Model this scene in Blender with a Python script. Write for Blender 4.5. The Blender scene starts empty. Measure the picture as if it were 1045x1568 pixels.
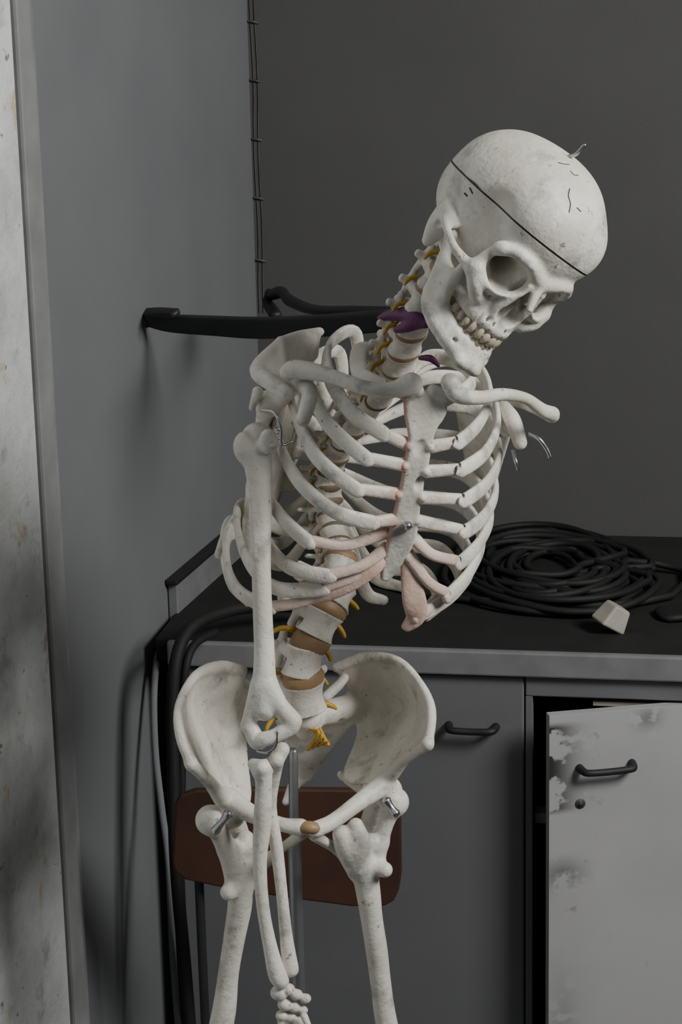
import bpy, bmesh, math, random
import numpy as np
from mathutils import Vector, Matrix
from mathutils.bvhtree import BVHTree
random.seed(4); rng=np.random.RandomState(3)
# ------------------------------------------------------------------ camera calibration
FPX=3300.0; PITCH=math.radians(14.7); ROLL=math.radians(1.3)
CAM=np.array([0.,0.,1.85])
_F=np.array([0,math.cos(PITCH),-math.sin(PITCH)]); _R=np.array([1.,0,0]); _U=np.array([0,math.sin(PITCH),math.cos(PITCH)])
cR=_R*math.cos(ROLL)-_U*math.sin(ROLL); cU=_R*math.sin(ROLL)+_U*math.cos(ROLL); cF=_F
def ray(u,v): return cF+cR*((u-522.5)/FPX)-cU*((v-784.0)/FPX)
def P(u,v,y):
    r=ray(u,v); return CAM+r*(y/r[1])
def px(n,v,y):
    r=ray(522,v); return n*(y/r[1])/FPX
def onz(u,v,z):
    r=ray(u,v); return CAM+r*((z-CAM[2])/r[2])
def onplane(u,v,p0,n):
    r=ray(u,v); t=np.dot(p0-CAM,n)/np.dot(r,n); return CAM+r*t
# ------------------------------------------------------------------ helpers
def link(o): bpy.context.scene.collection.objects.link(o); return o
def empty(name,loc=(0,0,0)):
    o=bpy.data.objects.new(name,None); o.location=loc; o.empty_display_size=.05; return link(o)
def mesh_obj(name,verts,faces,mat=None,parent=None,smooth=True,tint=None):
    me=bpy.data.meshes.new(name); me.from_pydata([tuple(map(float,v)) for v in verts],[],[tuple(map(int,f)) for f in faces])
    bm=bmesh.new(); bm.from_mesh(me); bmesh.ops.recalc_face_normals(bm,faces=bm.faces); bm.to_mesh(me); bm.free()
    if tint is not None:
        a=me.attributes.new('tint','FLOAT','POINT'); a.data.foreach_set('value',np.asarray(tint,dtype=np.float32))
    if smooth:
        me.polygons.foreach_set('use_smooth',[True]*len(me.polygons))
    me.update()
    o=bpy.data.objects.new(name,me); link(o)
    if mat: me.materials.append(mat)
    if parent: o.parent=parent; 
    return o
def cr(pts,n=8):
    pts=np.array(pts,float); m=len(pts); out=[]
    ext=np.vstack([2*pts[0]-pts[1],pts,2*pts[-1]-pts[-2]])
    for i in range(m-1):
        p0,p1,p2,p3=ext[i:i+4]
        for j in range(n):
            t=j/n
            out.append(.5*((2*p1)+(-p0+p2)*t+(2*p0-5*p1+4*p2-p3)*t*t+(-p0+3*p1-3*p2+p3)*t**3))
    out.append(pts[-1]); return np.array(out)
def sweep(pts,rw,rt,outward=None,ring=12,n=8,raw=False,sq=1.0):
    k=len(pts)
    rw=np.broadcast_to(np.array(rw,float),(k,)); rt=np.broadcast_to(np.array(rt,float),(k,))
    A=np.hstack([np.array(pts,float),rw[:,None],rt[:,None]])
    C=A if raw else cr(A,n)
    c=C[:,:3]; T=np.gradient(c,axis=0); T/=np.linalg.norm(T,axis=1)[:,None]+1e-12
    V=[];Fc=[]; prev=None
    for i in range(len(c)):
        if outward is not None: o=outward(c[i])
        else: o=prev if prev is not None else (np.array([0,0,1.]) if abs(T[i][2])<.9 else np.array([1.,0,0]))
        o=o-T[i]*np.dot(o,T[i]); o/=np.linalg.norm(o)+1e-12; prev=o
        w=np.cross(T[i],o)
        for j in range(ring):
            a=2*math.pi*j/ring; ca,sa=math.cos(a),math.sin(a)
            ca=math.copysign(abs(ca)**sq,ca); sa=math.copysign(abs(sa)**sq,sa)
            V.append(c[i]+w*C[i,3]*ca+o*C[i,4]*sa)
    m=len(c)
    for i in range(m-1):
        for j in range(ring):
            j2=(j+1)%ring; Fc.append((i*ring+j,i*ring+j2,(i+1)*ring+j2,(i+1)*ring+j))
    for e,s in ((0,-1),(m-1,1)):
        b=len(V); rr=(C[e,3]+C[e,4])*.5
        base=[V[e*ring+j] for j in range(ring)]
        for j in range(ring): V.append(c[e]+(base[j]-c[e])*.7+T[e]*s*rr*.5)
        V.append(c[e]+T[e]*s*rr*.75)
        for j in range(ring):
            j2=(j+1)%ring; Fc.append((e*ring+j,e*ring+j2,b+j2,b+j)); Fc.append((b+j,b+j2,b+ring))
    return V,Fc,c,C
class Acc:
    def __init__(s): s.V=[];s.F=[];s.T=[]
    def add(s,V,F,tint=None):
        b=len(s.V); s.V+=list(V); s.F+=[tuple(i+b for i in f) for f in F]
        s.T+= list(tint) if tint is not None else [0.0]*len(V)
    def obj(s,name,mat,parent=None,smooth=True): return mesh_obj(name,s.V,s.F,mat,parent,smooth,s.T)
# ------------------------------------------------------------------ implicit surface volume
class Vol:
    def __init__(s,lo,hi,h,sym=False):
        s.h=h; s.lo=np.array(lo,float); n=np.ceil((np.array(hi)-s.lo)/h).astype(int)+1
        s.ax=[(s.lo[i]+h*np.arange(n[i])).astype(np.float32) for i in range(3)]
        s.F=np.full(tuple(n),1.0e2,np.float32); s.sym=sym
    def sub(s,lo,hi):
        sl=[]
        for i in range(3):
            a=np.searchsorted(s.ax[i],lo[i]); b=np.searchsorted(s.ax[i],hi[i]); sl.append(slice(int(a),int(b)))
        return tuple(sl)
    def _reg(s,lo,hi,m):
        lo=np.array(lo)-m; hi=np.array(hi)+m
        if s.sym: M=max(abs(lo[0]),abs(hi[0])); lo[0]=-M; hi[0]=M
        sl=s.sub(lo,hi)
        X=s.ax[0][sl[0]][:,None,None];Y=s.ax[1][sl[1]][None,:,None];Z=s.ax[2][sl[2]][None,None,:]
        if s.sym: X=np.abs(X)
        return sl,X,Y,Z
    def _comb(s,sl,d,k,op):
        f=s.F[sl]
        if op=='add':
            hh=np.maximum(k-np.abs(f-d),0)/max(k,1e-9); s.F[sl]=np.minimum(f,d)-hh*hh*k*.25
        else:
            d=-d; hh=np.maximum(k-np.abs(f-d),0)/max(k,1e-9); s.F[sl]=np.maximum(f,d)+hh*hh*k*.25
    def _do(s,fn,lo,hi,k,op):
        sl,X,Y,Z=s._reg(lo,hi,k+3*s.h)
        if X.size==0 or Y.size==0 or Z.size==0: return
        s._comb(sl,fn(X,Y,Z),k,op)
    @staticmethod
    def _cf(a,b,ra,rb):
        ba=b-a; L=max(float(np.dot(ba,ba)),1e-12)
        def fn(X,Y,Z):
            dx,dy,dz=X-a[0],Y-a[1],Z-a[2]
            t=np.clip((dx*ba[0]+dy*ba[1]+dz*ba[2])/L,0,1)
            return np.sqrt((dx-t*ba[0])**2+(dy-t*ba[1])**2+(dz-t*ba[2])**2)-(ra+(rb-ra)*t)
        return fn
    def cone(s,a,b,ra,rb=None,k=None,op='add'):
        rb=ra if rb is None else rb; a=np.array(a,float);b=np.array(b,float); k=s.h*3 if k is None else k
        r=max(ra,rb); s._do(s._cf(a,b,ra,rb),np.minimum(a,b)-r,np.maximum(a,b)+r,k,op)
    def chain(s,pts,rs,k=None,op='add',n=4):
        k=s.h*3 if k is None else k
        A=np.hstack([np.array(pts,float),np.array(rs,float)[:,None]]); C=cr(A,n) if len(A)>2 else A
        rm=C[:,3].max(); lo=C[:,:3].min(0)-rm; hi=C[:,:3].max(0)+rm; m=k+3*s.h
        sl,X,Y,Z=s._reg(lo,hi,m)
        if X.size==0 or Y.size==0 or Z.size==0: return
        tmp=np.full((X.shape[0],Y.shape[1],Z.shape[2]),1e2,np.float32)
        for i in range(len(C)-1):
            a,b=C[i,:3],C[i+1,:3]; ra,rb=C[i,3],C[i+1,3]; r=max(ra,rb)
            s2,X2,Y2,Z2=s._reg(np.minimum(a,b)-r,np.maximum(a,b)+r,m)
            ls=tuple(slice(max(0,s2[q].start-sl[q].start),max(0,s2[q].stop-sl[q].start)) for q in range(3))
            if X2.size==0 or Y2.size==0 or Z2.size==0: continue
            d=s._cf(a,b,ra,rb)(X2,Y2,Z2); t=tmp[ls]
            if t.shape!=d.shape: d=d[:t.shape[0],:t.shape[1],:t.shape[2]]
            tmp[ls]=np.minimum(t,d)
        s._comb(sl,tmp,k,op)
    def ell(s,c,r,k=None,op='add'):
        c=np.array(c,float); r=np.array(r,float)*np.ones(3); k=s.h*3 if k is None else k
        def fn(X,Y,Z):
            x,y,z=(X-c[0]),(Y-c[1]),(Z-c[2])
            k0=np.sqrt((x/r[0])**2+(y/r[1])**2+(z/r[2])**2); k1=np.sqrt((x/r[0]**2)**2+(y/r[1]**2)**2+(z/r[2]**2)**2)+1e-6
            return k0*(k0-1)/k1
        s._do(fn,c-r,c+r,k,op)
    @staticmethod
    def _tf(a,b,c,th):
        n=np.cross(b-a,c-a); n/=np.linalg.norm(n)+1e-12
        def seg(X,Y,Z,p,q):
            e=q-p; L=np.dot(e,e)+1e-12; dx,dy,dz=X-p[0],Y-p[1],Z-p[2]
            t=np.clip((dx*e[0]+dy*e[1]+dz*e[2])/L,0,1)
            return (dx-t*e[0])**2+(dy-t*e[1])**2+(dz-t*e[2])**2
        def fn(X,Y,Z):
            dpl=(X-a[0])*n[0]+(Y-a[1])*n[1]+(Z-a[2])*n[2]
            ins=True
            for p,q in ((a,b),(b,c),(c,a)):
                m=np.cross(n,q-p); ins=ins&(((X-p[0])*m[0]+(Y-p[1])*m[1]+(Z-p[2])*m[2])>=0)
            ed=np.sqrt(np.minimum(np.minimum(seg(X,Y,Z,a,b),seg(X,Y,Z,b,c)),seg(X,Y,Z,c,a)))
            return np.where(ins,np.abs(dpl),ed)-th
        return fn
    def tri(s,a,b,c,th,k=None,op='add'):
        a,b,c=[np.array(q,float) for q in (a,b,c)]; k=s.h*3 if k is None else k
        s._do(s._tf(a,b,c,th),np.minimum(np.minimum(a,b),c)-th,np.maximum(np.maximum(a,b),c)+th,k,op)
    def tris(s,T,ths,k):
        A=np.array(T,float); rm=max(ths); lo=A.min((0,1))-rm; hi=A.max((0,1))+rm; m=k+3*s.h
        sl,X,Y,Z=s._reg(lo,hi,m); tmp=np.full((X.shape[0],Y.shape[1],Z.shape[2]),1e2,np.float32)
        for t3,th in zip(A,ths):
            s2,X2,Y2,Z2=s._reg(t3.min(0)-th,t3.max(0)+th,m)
            ls=tuple(slice(s2[q].start-sl[q].start,s2[q].stop-sl[q].start) for q in range(3))
            d=s._tf(t3[0],t3[1],t3[2],th)(X2,Y2,Z2); tmp[ls]=np.minimum(tmp[ls],d)
        s._comb(sl,tmp,k,'add')
    def fn(s,f,lo,hi,k,op='add'): s._do(f,lo,hi,k,op)
    def mesh(s,it=2):
        F=s.F; S=F<0; n=np.array(F.shape)
        cnt=np.zeros(tuple(n-1),np.float32); acc=np.zeros(tuple(n-1)+(3,),np.float32)
        def corner(A,o): return A[o[0]:n[0]-1+o[0],o[1]:n[1]-1+o[1],o[2]:n[2]-1+o[2]]
        C=[(i,j,k) for i in (0,1) for j in (0,1) for k in (0,1)]
        for o in C:
            for ax in range(3):
                if o[ax]==0:
                    o2=list(o); o2[ax]=1; o2=tuple(o2)
                    m=corner(S,o)!=corner(S,o2); idx=np.nonzero(m)
                    fa=corner(F,o)[idx]; fb=corner(F,o2)[idx]; t=fa/(fa-fb)
                    cnt[idx]+=1
                    for d in range(3): acc[idx+(np.full(len(t),d),)]+= (t if d==ax else float(o[d]))
        cells=np.nonzero(cnt>0); ids=-np.ones(tuple(n-1),np.int64); ids[cells]=np.arange(len(cells[0]))
        V=(np.stack(cells,1)+acc[cells]/cnt[cells][:,None])*s.h+s.lo
        Q=[]
        for ax in range(3):
            a=[slice(None)]*3;b=[slice(None)]*3; a[ax]=slice(0,-1); b[ax]=slice(1,None)
            A=S[tuple(a)];B=S[tuple(b)]; m=A!=B; I=np.stack(np.nonzero(m),1)
            o1,o2=[d for d in range(3) if d!=ax]
            ok=(I[:,o1]>0)&(I[:,o2]>0)&(I[:,o1]<n[o1]-1)&(I[:,o2]<n[o2]-1); I=I[ok]
            def g(d1,d2):
                J=I.copy(); J[:,o1]+=d1; J[:,o2]+=d2; return ids[J[:,0],J[:,1],J[:,2]]
            q=np.stack([g(-1,-1),g(0,-1),g(0,0),g(-1,0)],1)
            fl=A[I[:,0],I[:,1],I[:,2]]
            if ax==1: fl=~fl
            q[~fl]=q[~fl][:,::-1]; Q.append(q)
        Q=np.concatenate(Q)
        for _ in range(it):
            sm=np.zeros_like(V); c=np.zeros(len(V))
            for a in range(4):
                b=(a+1)%4
                for x,y in ((a,b),(b,a)):
                    np.add.at(sm,Q[:,x],V[Q[:,y]]); np.add.at(c,Q[:,x],1)
            V=V*.5+.5*sm/np.maximum(c,1)[:,None]
        return V,Q
def vobj(name,vol,mat,parent=None,tint=None,it=2):
    V,Q=vol.mesh(it); me=bpy.data.meshes.new(name)
    me.vertices.add(len(V)); me.vertices.foreach_set('co',V.astype(np.float32).ravel())
    me.loops.add(len(Q)*4); me.loops.foreach_set('vertex_index',Q.astype(np.int32).ravel())
    me.polygons.add(len(Q)); me.polygons.foreach_set('loop_start',np.arange(0,len(Q)*4,4,dtype=np.int32))
    me.update(calc_edges=True); me.validate()
    if tint is not None:
        a=me.attributes.new('tint','FLOAT','POINT'); a.data.foreach_set('value',tint(V).astype(np.float32))
    me.polygons.foreach_set('use_smooth',[True]*len(me.polygons))
    me.materials.append(mat); o=bpy.data.objects.new(name,me); link(o)
    if parent: o.parent=parent
    return o
# ------------------------------------------------------------------ materials
def newmat(name):
    m=bpy.data.materials.new(name); m.use_nodes=True; nt=m.node_tree; b=nt.nodes['Principled BSDF']; return m,nt,b
def ramp(nt,fac,stops):
    r=nt.nodes.new('ShaderNodeValToRGB'); e=r.color_ramp.elements
    e[0].position,e[0].color=stops[0][0],stops[0][1]+(1,) ; e[1].position,e[1].color=stops[-1][0],stops[-1][1]+(1,)
    for p,c in stops[1:-1]:
        q=e.new(p); q.color=c+(1,)
    nt.links.new(fac,r.inputs[0]); return r.outputs[0]
def noise(nt,scale,detail=4,rough=.55,coord='Object'):
    tc=nt.nodes.new('ShaderNodeTexCoord'); n=nt.nodes.new('ShaderNodeTexNoise')
    n.inputs['Scale'].default_value=scale; n.inputs['Detail'].default_value=detail; n.inputs['Roughness'].default_value=rough
    nt.links.new(tc.outputs[coord],n.inputs['Vector']); return n.outputs['Fac']
def mix(nt,fac,a,b,mode='MIX'):
    m=nt.nodes.new('ShaderNodeMix'); m.data_type='RGBA'; m.blend_type=mode
    for s,v in ((m.inputs[0],fac),(m.inputs[6],a),(m.inputs[7],b)):
        if hasattr(v,'is_linked'): nt.links.new(v,s)
        elif isinstance(v,tuple): s.default_value=v+(1,) if len(v)==3 else v
        else: s.default_value=v
    return m.outputs[2]
def mth(nt,op,a,bb=None):
    n=nt.nodes.new('ShaderNodeMath'); n.operation=op
    for i,v in enumerate((a,bb)):
        if v is None: continue
        if hasattr(v,'is_linked'): nt.links.new(v,n.inputs[i])
        else: n.inputs[i].default_value=v
    return n.outputs[0]
def bump(nt,b,h,strength=.2,dist=.002):
    n=nt.nodes.new('ShaderNodeBump'); n.inputs['Strength'].default_value=strength; n.inputs['Distance'].default_value=dist
    nt.links.new(h,n.inputs['Height']); nt.links.new(n.outputs[0],b.inputs['Normal'])
def bone_mat(name,seam=False,light=(.76,.73,.66),dark=(.60,.57,.50)):
    m,nt,b=newmat(name); L=nt.links
    c=ramp(nt,noise(nt,16,5),[(.38,dark),(.60,light)])
    st=ramp(nt,noise(nt,20 if seam else 27,8,.62),[(.51 if seam else .53,(0,0,0)),(.64 if seam else .66,(.66,.66,.66))])
    c=mix(nt,st,c,(.27,.265,.245))
    sp=ramp(nt,noise(nt,95,4,.7),[(.63,(0,0,0)),(.70,(.8,.8,.8))])
    c=mix(nt,sp,c,(.17,.155,.13))
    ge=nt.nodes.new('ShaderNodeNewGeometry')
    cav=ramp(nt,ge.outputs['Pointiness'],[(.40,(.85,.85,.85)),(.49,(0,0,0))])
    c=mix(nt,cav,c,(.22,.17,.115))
    at=nt.nodes.new('ShaderNodeAttribute'); at.attribute_name='tint'
    c=mix(nt,at.outputs['Fac'],c,(.58,.26,.18))
    if seam:
        tc=nt.nodes.new('ShaderNodeTexCoord'); s=nt.nodes.new('ShaderNodeSeparateXYZ'); L.new(tc.outputs['Object'],s.inputs[0])
        d=mth(nt,'ABSOLUTE',mth(nt,'ADD',mth(nt,'ADD',s.outputs['Z'],mth(nt,'MULTIPLY',s.outputs['Y'],.13)),.006))
        line=mth(nt,'LESS_THAN',d,.0009)
        c=mix(nt,line,c,(.015,.012,.010))
        nz=noise(nt,180,2)
        d2=mth(nt,'ABSOLUTE',mth(nt,'ADD',mth(nt,'ADD',s.outputs['Y'],.018),mth(nt,'MULTIPLY',mth(nt,'SUBTRACT',nz,.5),.012)))
        l2=mth(nt,'MULTIPLY',mth(nt,'LESS_THAN',d2,.0004),mth(nt,'GREATER_THAN',s.outputs['Z'],.0))
        c=mix(nt,mth(nt,'MULTIPLY',l2,.45),c,(.2,.17,.14))
    L.new(c,b.inputs['Base Color']); b.inputs['Roughness'].default_value=.48
    hh=mth(nt,'ADD',noise(nt,230,4),mth(nt,'MULTIPLY',noise(nt,55,5),2.2))
    bump(nt,b,hh,.42,.0015)
    return m
def simple(name,col,rough=.5,metal=0,col2=None,scale=20,bs=0.0,bscale=100):
    m,nt,b=newmat(name); b.inputs['Roughness'].default_value=rough; b.inputs['Metallic'].default_value=metal
    col2=col2 or tuple(x*.8 for x in col)
    nt.links.new(ramp(nt,noise(nt,scale),[(.35,col2),(.65,col)]),b.inputs['Base Color'])
    if bs: bump(nt,b,noise(nt,bscale,5),bs,.002)
    return m
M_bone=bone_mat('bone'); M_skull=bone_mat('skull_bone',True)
M_tooth=simple('tooth_enamel',(.60,.53,.39),.3)
M_disc=simple('disc_amber',(.36,.23,.12),.5,col2=(.27,.17,.09))
M_discT=simple('disc_thoracic_shaded',(.20,.155,.10),.6,col2=(.15,.115,.075))  # darker disc copy: shade inside the rib cage put into the colour
M_nerve=simple('nerve_yellow',(.52,.31,.03),.5)
M_purple=simple('artery_purple',(.13,.022,.11),.5)
M_crack=simple('dark_crack',(.07,.06,.05),.8)
M_steel=simple('steel',(.50,.50,.51),.32,1.0)
M_pole=simple('pole_grey',(.36,.38,.39),.35,.7)
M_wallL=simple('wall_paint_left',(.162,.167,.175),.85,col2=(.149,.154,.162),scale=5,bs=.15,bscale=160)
M_wallB=simple('wall_paint_back_shaded',(.082,.082,.079),.9,col2=(.075,.075,.073),scale=4,bs=.15,bscale=160)  # darker copy of the wall paint, back wall's shade put into the colour
M_floor=simple('floor_lino',(.09,.09,.09),.6)
M_ceil=simple('ceiling_paint',(.3,.3,.3),.9)
M_black=simple('black_rubber',(.014,.014,.015),.6)
M_blackm=simple('black_metal',(.020,.021,.024),.55)
M_cable=simple('cable_black',(.008,.008,.008),.7)
M_top=simple('worktop_dark',(.010,.010,.009),.85,col2=(.006,.006,.006),bs=.3)
M_cab=simple('cabinet_grey',(.142,.145,.153),.6,col2=(.124,.127,.135),scale=3,bs=.08)
M_edge=simple('worktop_edge',(.20,.203,.208),.55)
M_frame=simple('frame_grey_paint',(.25,.255,.255),.6,col2=(.19,.195,.195),scale=12)
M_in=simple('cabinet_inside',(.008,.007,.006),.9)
M_ply=simple('plywood_brown',(.062,.024,.011),.6,col2=(.036,.014,.008),scale=9)
M_white=simple('white_plastic',(.42,.40,.34),.5)
M_thin=simple('grey_cable',(.045,.045,.044),.6)
M_rail=simple('rail_paint',(.105,.104,.100),.6,col2=(.05,.05,.048),scale=30)
M_door,nt,b=newmat('cabinet_door_dirty')
c=ramp(nt,noise(nt,3),[(.35,(.31,.31,.315)),(.65,(.38,.38,.382))])
tc=nt.nodes.new('ShaderNodeTexCoord'); mp=nt.nodes.new('ShaderNodeMapping'); nt.links.new(tc.outputs['Object'],mp.inputs[0]); mp.inputs['Scale'].default_value=(38,38,46)
nn=nt.nodes.new('ShaderNodeTexNoise'); nn.inputs['Scale'].default_value=1; nn.inputs['Detail'].default_value=4; nt.links.new(mp.outputs[0],nn.inputs['Vector'])
at=nt.nodes.new('ShaderNodeAttribute'); at.attribute_name='tint'
c=mix(nt,mth(nt,'MULTIPLY',ramp(nt,nn.outputs['Fac'],[(.43,(0,0,0)),(.50,(1,1,1))]),at.outputs['Fac']),c,(.025,.025,.024))
c=mix(nt,ramp(nt,noise(nt,42,6,.7),[(.64,(0,0,0)),(.72,(.5,.5,.5))]),c,(.14,.14,.13))
nt.links.new(c,b.inputs['Base Color']); b.inputs['Roughness'].default_value=.5
M_peel,nt,b=newmat('peeling_white_paint')
c=ramp(nt,noise(nt,6,9,.68),[(.30,(.46,.47,.46)),(.48,(.68,.69,.68)),(.62,(.82,.83,.83))])
c=mix(nt,ramp(nt,noise(nt,13,7,.72),[(.56,(0,0,0)),(.66,(.6,.6,.6))]),c,(.33,.345,.33))
c=mix(nt,ramp(nt,noise(nt,15,6,.65),[(.62,(0,0,0)),(.70,(.7,.7,.7))]),c,(.52,.39,.15))
c=mix(nt,ramp(nt,noise(nt,48,6,.65),[(.65,(0,0,0)),(.70,(.8,.8,.8))]),c,(.14,.12,.09))
nt.links.new(c,b.inputs['Base Color']); b.inputs['Roughness'].default_value=.6; bump(nt,b,noise(nt,30,9,.75),.8,.006)
# ------------------------------------------------------------------ room
ZT=.90
fa=onz(650,991,ZT); fb=onz(1045,1003,ZT)
e=(fb-fa); e[2]=0; e/=np.linalg.norm(e); nrm=np.array([e[1],-e[0],0.])
if nrm[1]>0: nrm=-nrm
def Wp(s,d,z): q=fa+e*s+nrm*d; return np.array([q[0],q[1],z])
def sAt(u,v,d=0):
    q=onplane(u,v,fa+nrm*d,nrm); return float(np.dot(q-fa,e)),q[2]
def boxf(f,s0,s1,d0,d1,z0,z1):
    V=[f(s,d,z) for s in (s0,s1) for d in (d0,d1) for z in (z0,z1)]
    return V,[(0,1,3,2),(4,6,7,5),(0,4,5,1),(2,3,7,6),(0,2,6,4),(1,5,7,3)]
def add_bev(o,w=.003,seg=2):
    m=o.modifiers.new('bevel','BEVEL'); m.width=w; m.segments=seg; m.limit_method='ANGLE'; return o
def box(name,f,s0,s1,d0,d1,z0,z1,mat,parent=None,bev=.003):
    V,Fc=boxf(f,s0,s1,d0,d1,z0,z1); o=mesh_obj(name,V,Fc,mat,parent,False)
    if bev: add_bev(o,bev)
    return o
bq=onz(740,815,ZT); DB=-float(np.dot(bq-fa,nrm))
cq=onplane(404,809,bq,nrm); corner=np.array([cq[0],cq[1],0])
sC=float(np.dot(corner-fa,e))
lw=np.array([-.27,-1,0]); lw/=np.linalg.norm(lw); ln=np.array([-lw[1],lw[0],0]); 
if ln[0]<0: ln=-ln
def Lp(t,d,z): q=corner+lw*t+ln*d; return np.array([q[0],q[1],z])
def tL(u,v,d=0): q=onplane(u,v,corner+ln*d,ln); return float(np.dot(q-corner,lw)),q[2]
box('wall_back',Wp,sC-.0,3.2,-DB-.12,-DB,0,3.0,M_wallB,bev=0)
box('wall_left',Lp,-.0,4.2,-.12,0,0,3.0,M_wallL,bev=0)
mesh_obj('floor',[(-2,-1,0),(4,-1,0),(4,4.2,0),(-2,4.2,0),(-2,-1,-.05),(4,-1,-.05),(4,4.2,-.05),(-2,4.2,-.05)],[(0,1,2,3),(4,5,6,7),(0,1,5,4),(1,2,6,5),(2,3,7,6),(3,0,4,7)],M_floor,smooth=False)
mesh_obj('ceiling',[(-2,-1,3),(4,-1,3),(4,4.2,3),(-2,4.2,3),(-2,-1,3.05),(4,-1,3.05),(4,4.2,3.05),(-2,4.2,3.05)],[(0,1,2,3),(4,5,6,7),(0,1,5,4),(1,2,6,5),(2,3,7,6),(3,0,4,7)],M_ceil,smooth=False)
tA,_=tL(88,900)
fr=empty('door_1')
box('architrave_outer',Lp,tA,tA+.018,0,.012,0.0,2.98,M_frame,fr,.003)
box('architrave_step',Lp,tA+.018,tA+.05,0,.006,0.0,2.98,M_wallL,fr,.002)
box('architrave_inner',Lp,tA+.030,tA+.075,0,.022,0.0,2.98,M_frame,fr,.004)
tB,_=tL(70,900,.05)
box('door_leaf',Lp,tB,tB+.85,.024,.05,0.02,2.6,M_peel,fr,.004)
# ------------------------------------------------------------------ counter
cab=empty('kitchen_counter')
sl,_=sAt(272,1300)
box('worktop',Wp,sl-.02,2.6,-DB+.002,-.002,ZT-.034,ZT,M_top,cab,.002)
box('worktop_edge',Wp,sl+.0,2.6,-.002,.012,ZT-.036,ZT,M_edge,cab,.003)
s805,zt=sAt(803,1066); s842,_=sAt(842,1066)
box('front_panel',Wp,sl,s805,-.02,0,0.08,ZT-.040,M_cab,cab,.003)
box('side_panel',Wp,sl,sl+.018,-DB+.01,-.021,0.0,ZT-.036,M_cab,cab,.002)
box('rail',Wp,s805+.002,2.6,-.02,0,zt,ZT-.038,M_cab,cab,.002)
box('stile',Wp,s805+.002,s805+.012,-.02,-.001,.08,zt,M_cab,cab,.001)
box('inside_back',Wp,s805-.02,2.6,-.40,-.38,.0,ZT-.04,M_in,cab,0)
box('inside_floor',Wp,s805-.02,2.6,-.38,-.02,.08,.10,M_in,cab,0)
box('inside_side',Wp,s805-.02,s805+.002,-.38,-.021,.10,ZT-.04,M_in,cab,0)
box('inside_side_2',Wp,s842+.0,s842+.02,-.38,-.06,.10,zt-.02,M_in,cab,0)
box('hinge_plate',Wp,s805+.013,s805+.03,-.05,-.02,sAt(825,1262)[1]-.008,sAt(825,1262)[1]+.008,M_frame,cab,.002)
box('papers',Wp,s842+.06,s842+.42,-.25,-.01,zt-.014,zt-.008,M_white,cab,0)
box('plinth',Wp,sl+.02,2.6,-.06,-.05,0,.08,M_in,cab,0)
def handle(a,b,out,parent,name):
    a=np.array(a);b=np.array(b); d=(b-a)
    V,Fc,_,_=sweep([a,a+out*.6+d*.02,a+out+d*.10,a+out+d*.5+np.array([0,0,-.001]),b+out-d*.10,b+out*.6-d*.02,b],[.006,.0055,.005,.005,.005,.0055,.006],[.006,.0055,.005,.005,.005,.0055,.006],n=5)
    return mesh_obj(name,V,Fc,M_black,parent)
sh,zh=sAt(688,1110); sh2,_=sAt(760,1110)
handle(Wp(sh,0,zh),Wp(sh2,0,zh),nrm*.022,cab,'door_handle')
zd=zt-.004
A=onz(842,1097,zd); sH,_=sAt(1062,1074); B=Wp(sH,.0,zd)
dd=B-A; dd[2]=0; DL=np.linalg.norm(dd); dd/=DL; dn=np.array([dd[1],-dd[0],0]); 
if dn[1]>0: dn=-dn
def Dp(s,d,z): q=A+dd*s+dn*d; return np.array([q[0],q[1],z])
door=empty('cabinet_door')
V=[];Fc=[];T=[]
ns,nz=30,80
for i in range(ns+1):
    for j in range(nz+1):
        s=DL*i/ns; z=.10+(zd-.10)*j/nz; V.append(Dp(s,0,z)); h=zd-z
        t=math.exp(-(s/.034)**2)*(1.0 if .01<h<.14 else .0)
        t=max(t,.6*math.exp(-((s-.02)/.03)**2-((h-.235)/.02)**2), .55*math.exp(-((s-.14)/.02)**2-((h-.015)/.015)**2), .3*math.exp(-((s-.02)/.02)**2-((h-.5)/.1)**2))
        T.append(min(1,t))
for i in range(ns):
    for j in range(nz):
        a=i*(nz+1)+j; Fc.append((a,a+nz+1,a+nz+2,a+1))
mesh_obj('door_face',V,Fc,M_door,door,False,T)
box('door_board',Dp,0,DL,-.018,-.0005,.10,zd,M_door,door,.001)
def dS(u,v):
    q=onplane(u,v,A,dn); return float(np.dot(q-A,dd)),q[2]
h1=dS(888,1176);h2=dS(968,1168)
handle(Dp(h1[0],0,h1[1]),Dp(h2[0],0,h2[1]),dn*.022,door,'handle')
kz=dS(889,1231)
def disc(c,n,r,h,name,mat,parent,seg=28):
    c=np.array(c);n=np.array(n)/np.linalg.norm(n)
    V,Fc,_,_=sweep([c,c+n*h*.7,c+n*h],[r,r,r*.85],[r,r,r*.85],raw=True,ring=seg); return mesh_obj(name,V,Fc,mat,parent)
disc(Dp(kz[0],-.006,kz[1]),dn,.0125,.001,'lock',M_thin,door)
disc(Dp(kz[0],.001,kz[1]),dn,.004,.001,'lock_core',M_blackm,door)
t1,z1=tL(252,896,.0); up=empty('trim_1')
box('upstand_board',Lp,.02,t1-.01,0.001,.016,z1-.085,z1,M_edge,up,.002)
box('upstand_cap',Lp,.02,t1,0.001,.02,z1,z1+.008,M_black,up,.002)
acc=Acc()
zb=sAt(404,478,-DB)[1]
for off in (0,.007):
    zz=np.linspace(2.9,zb,34); pts=[Wp(sC+.006+off+.0012*math.sin(i*1.3),-DB+.001,z) for i,z in enumerate(zz)]
    V,Fc,_,_=sweep(pts,.0009,.0009,ring=6,n=2); acc.add(V,Fc)
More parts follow.
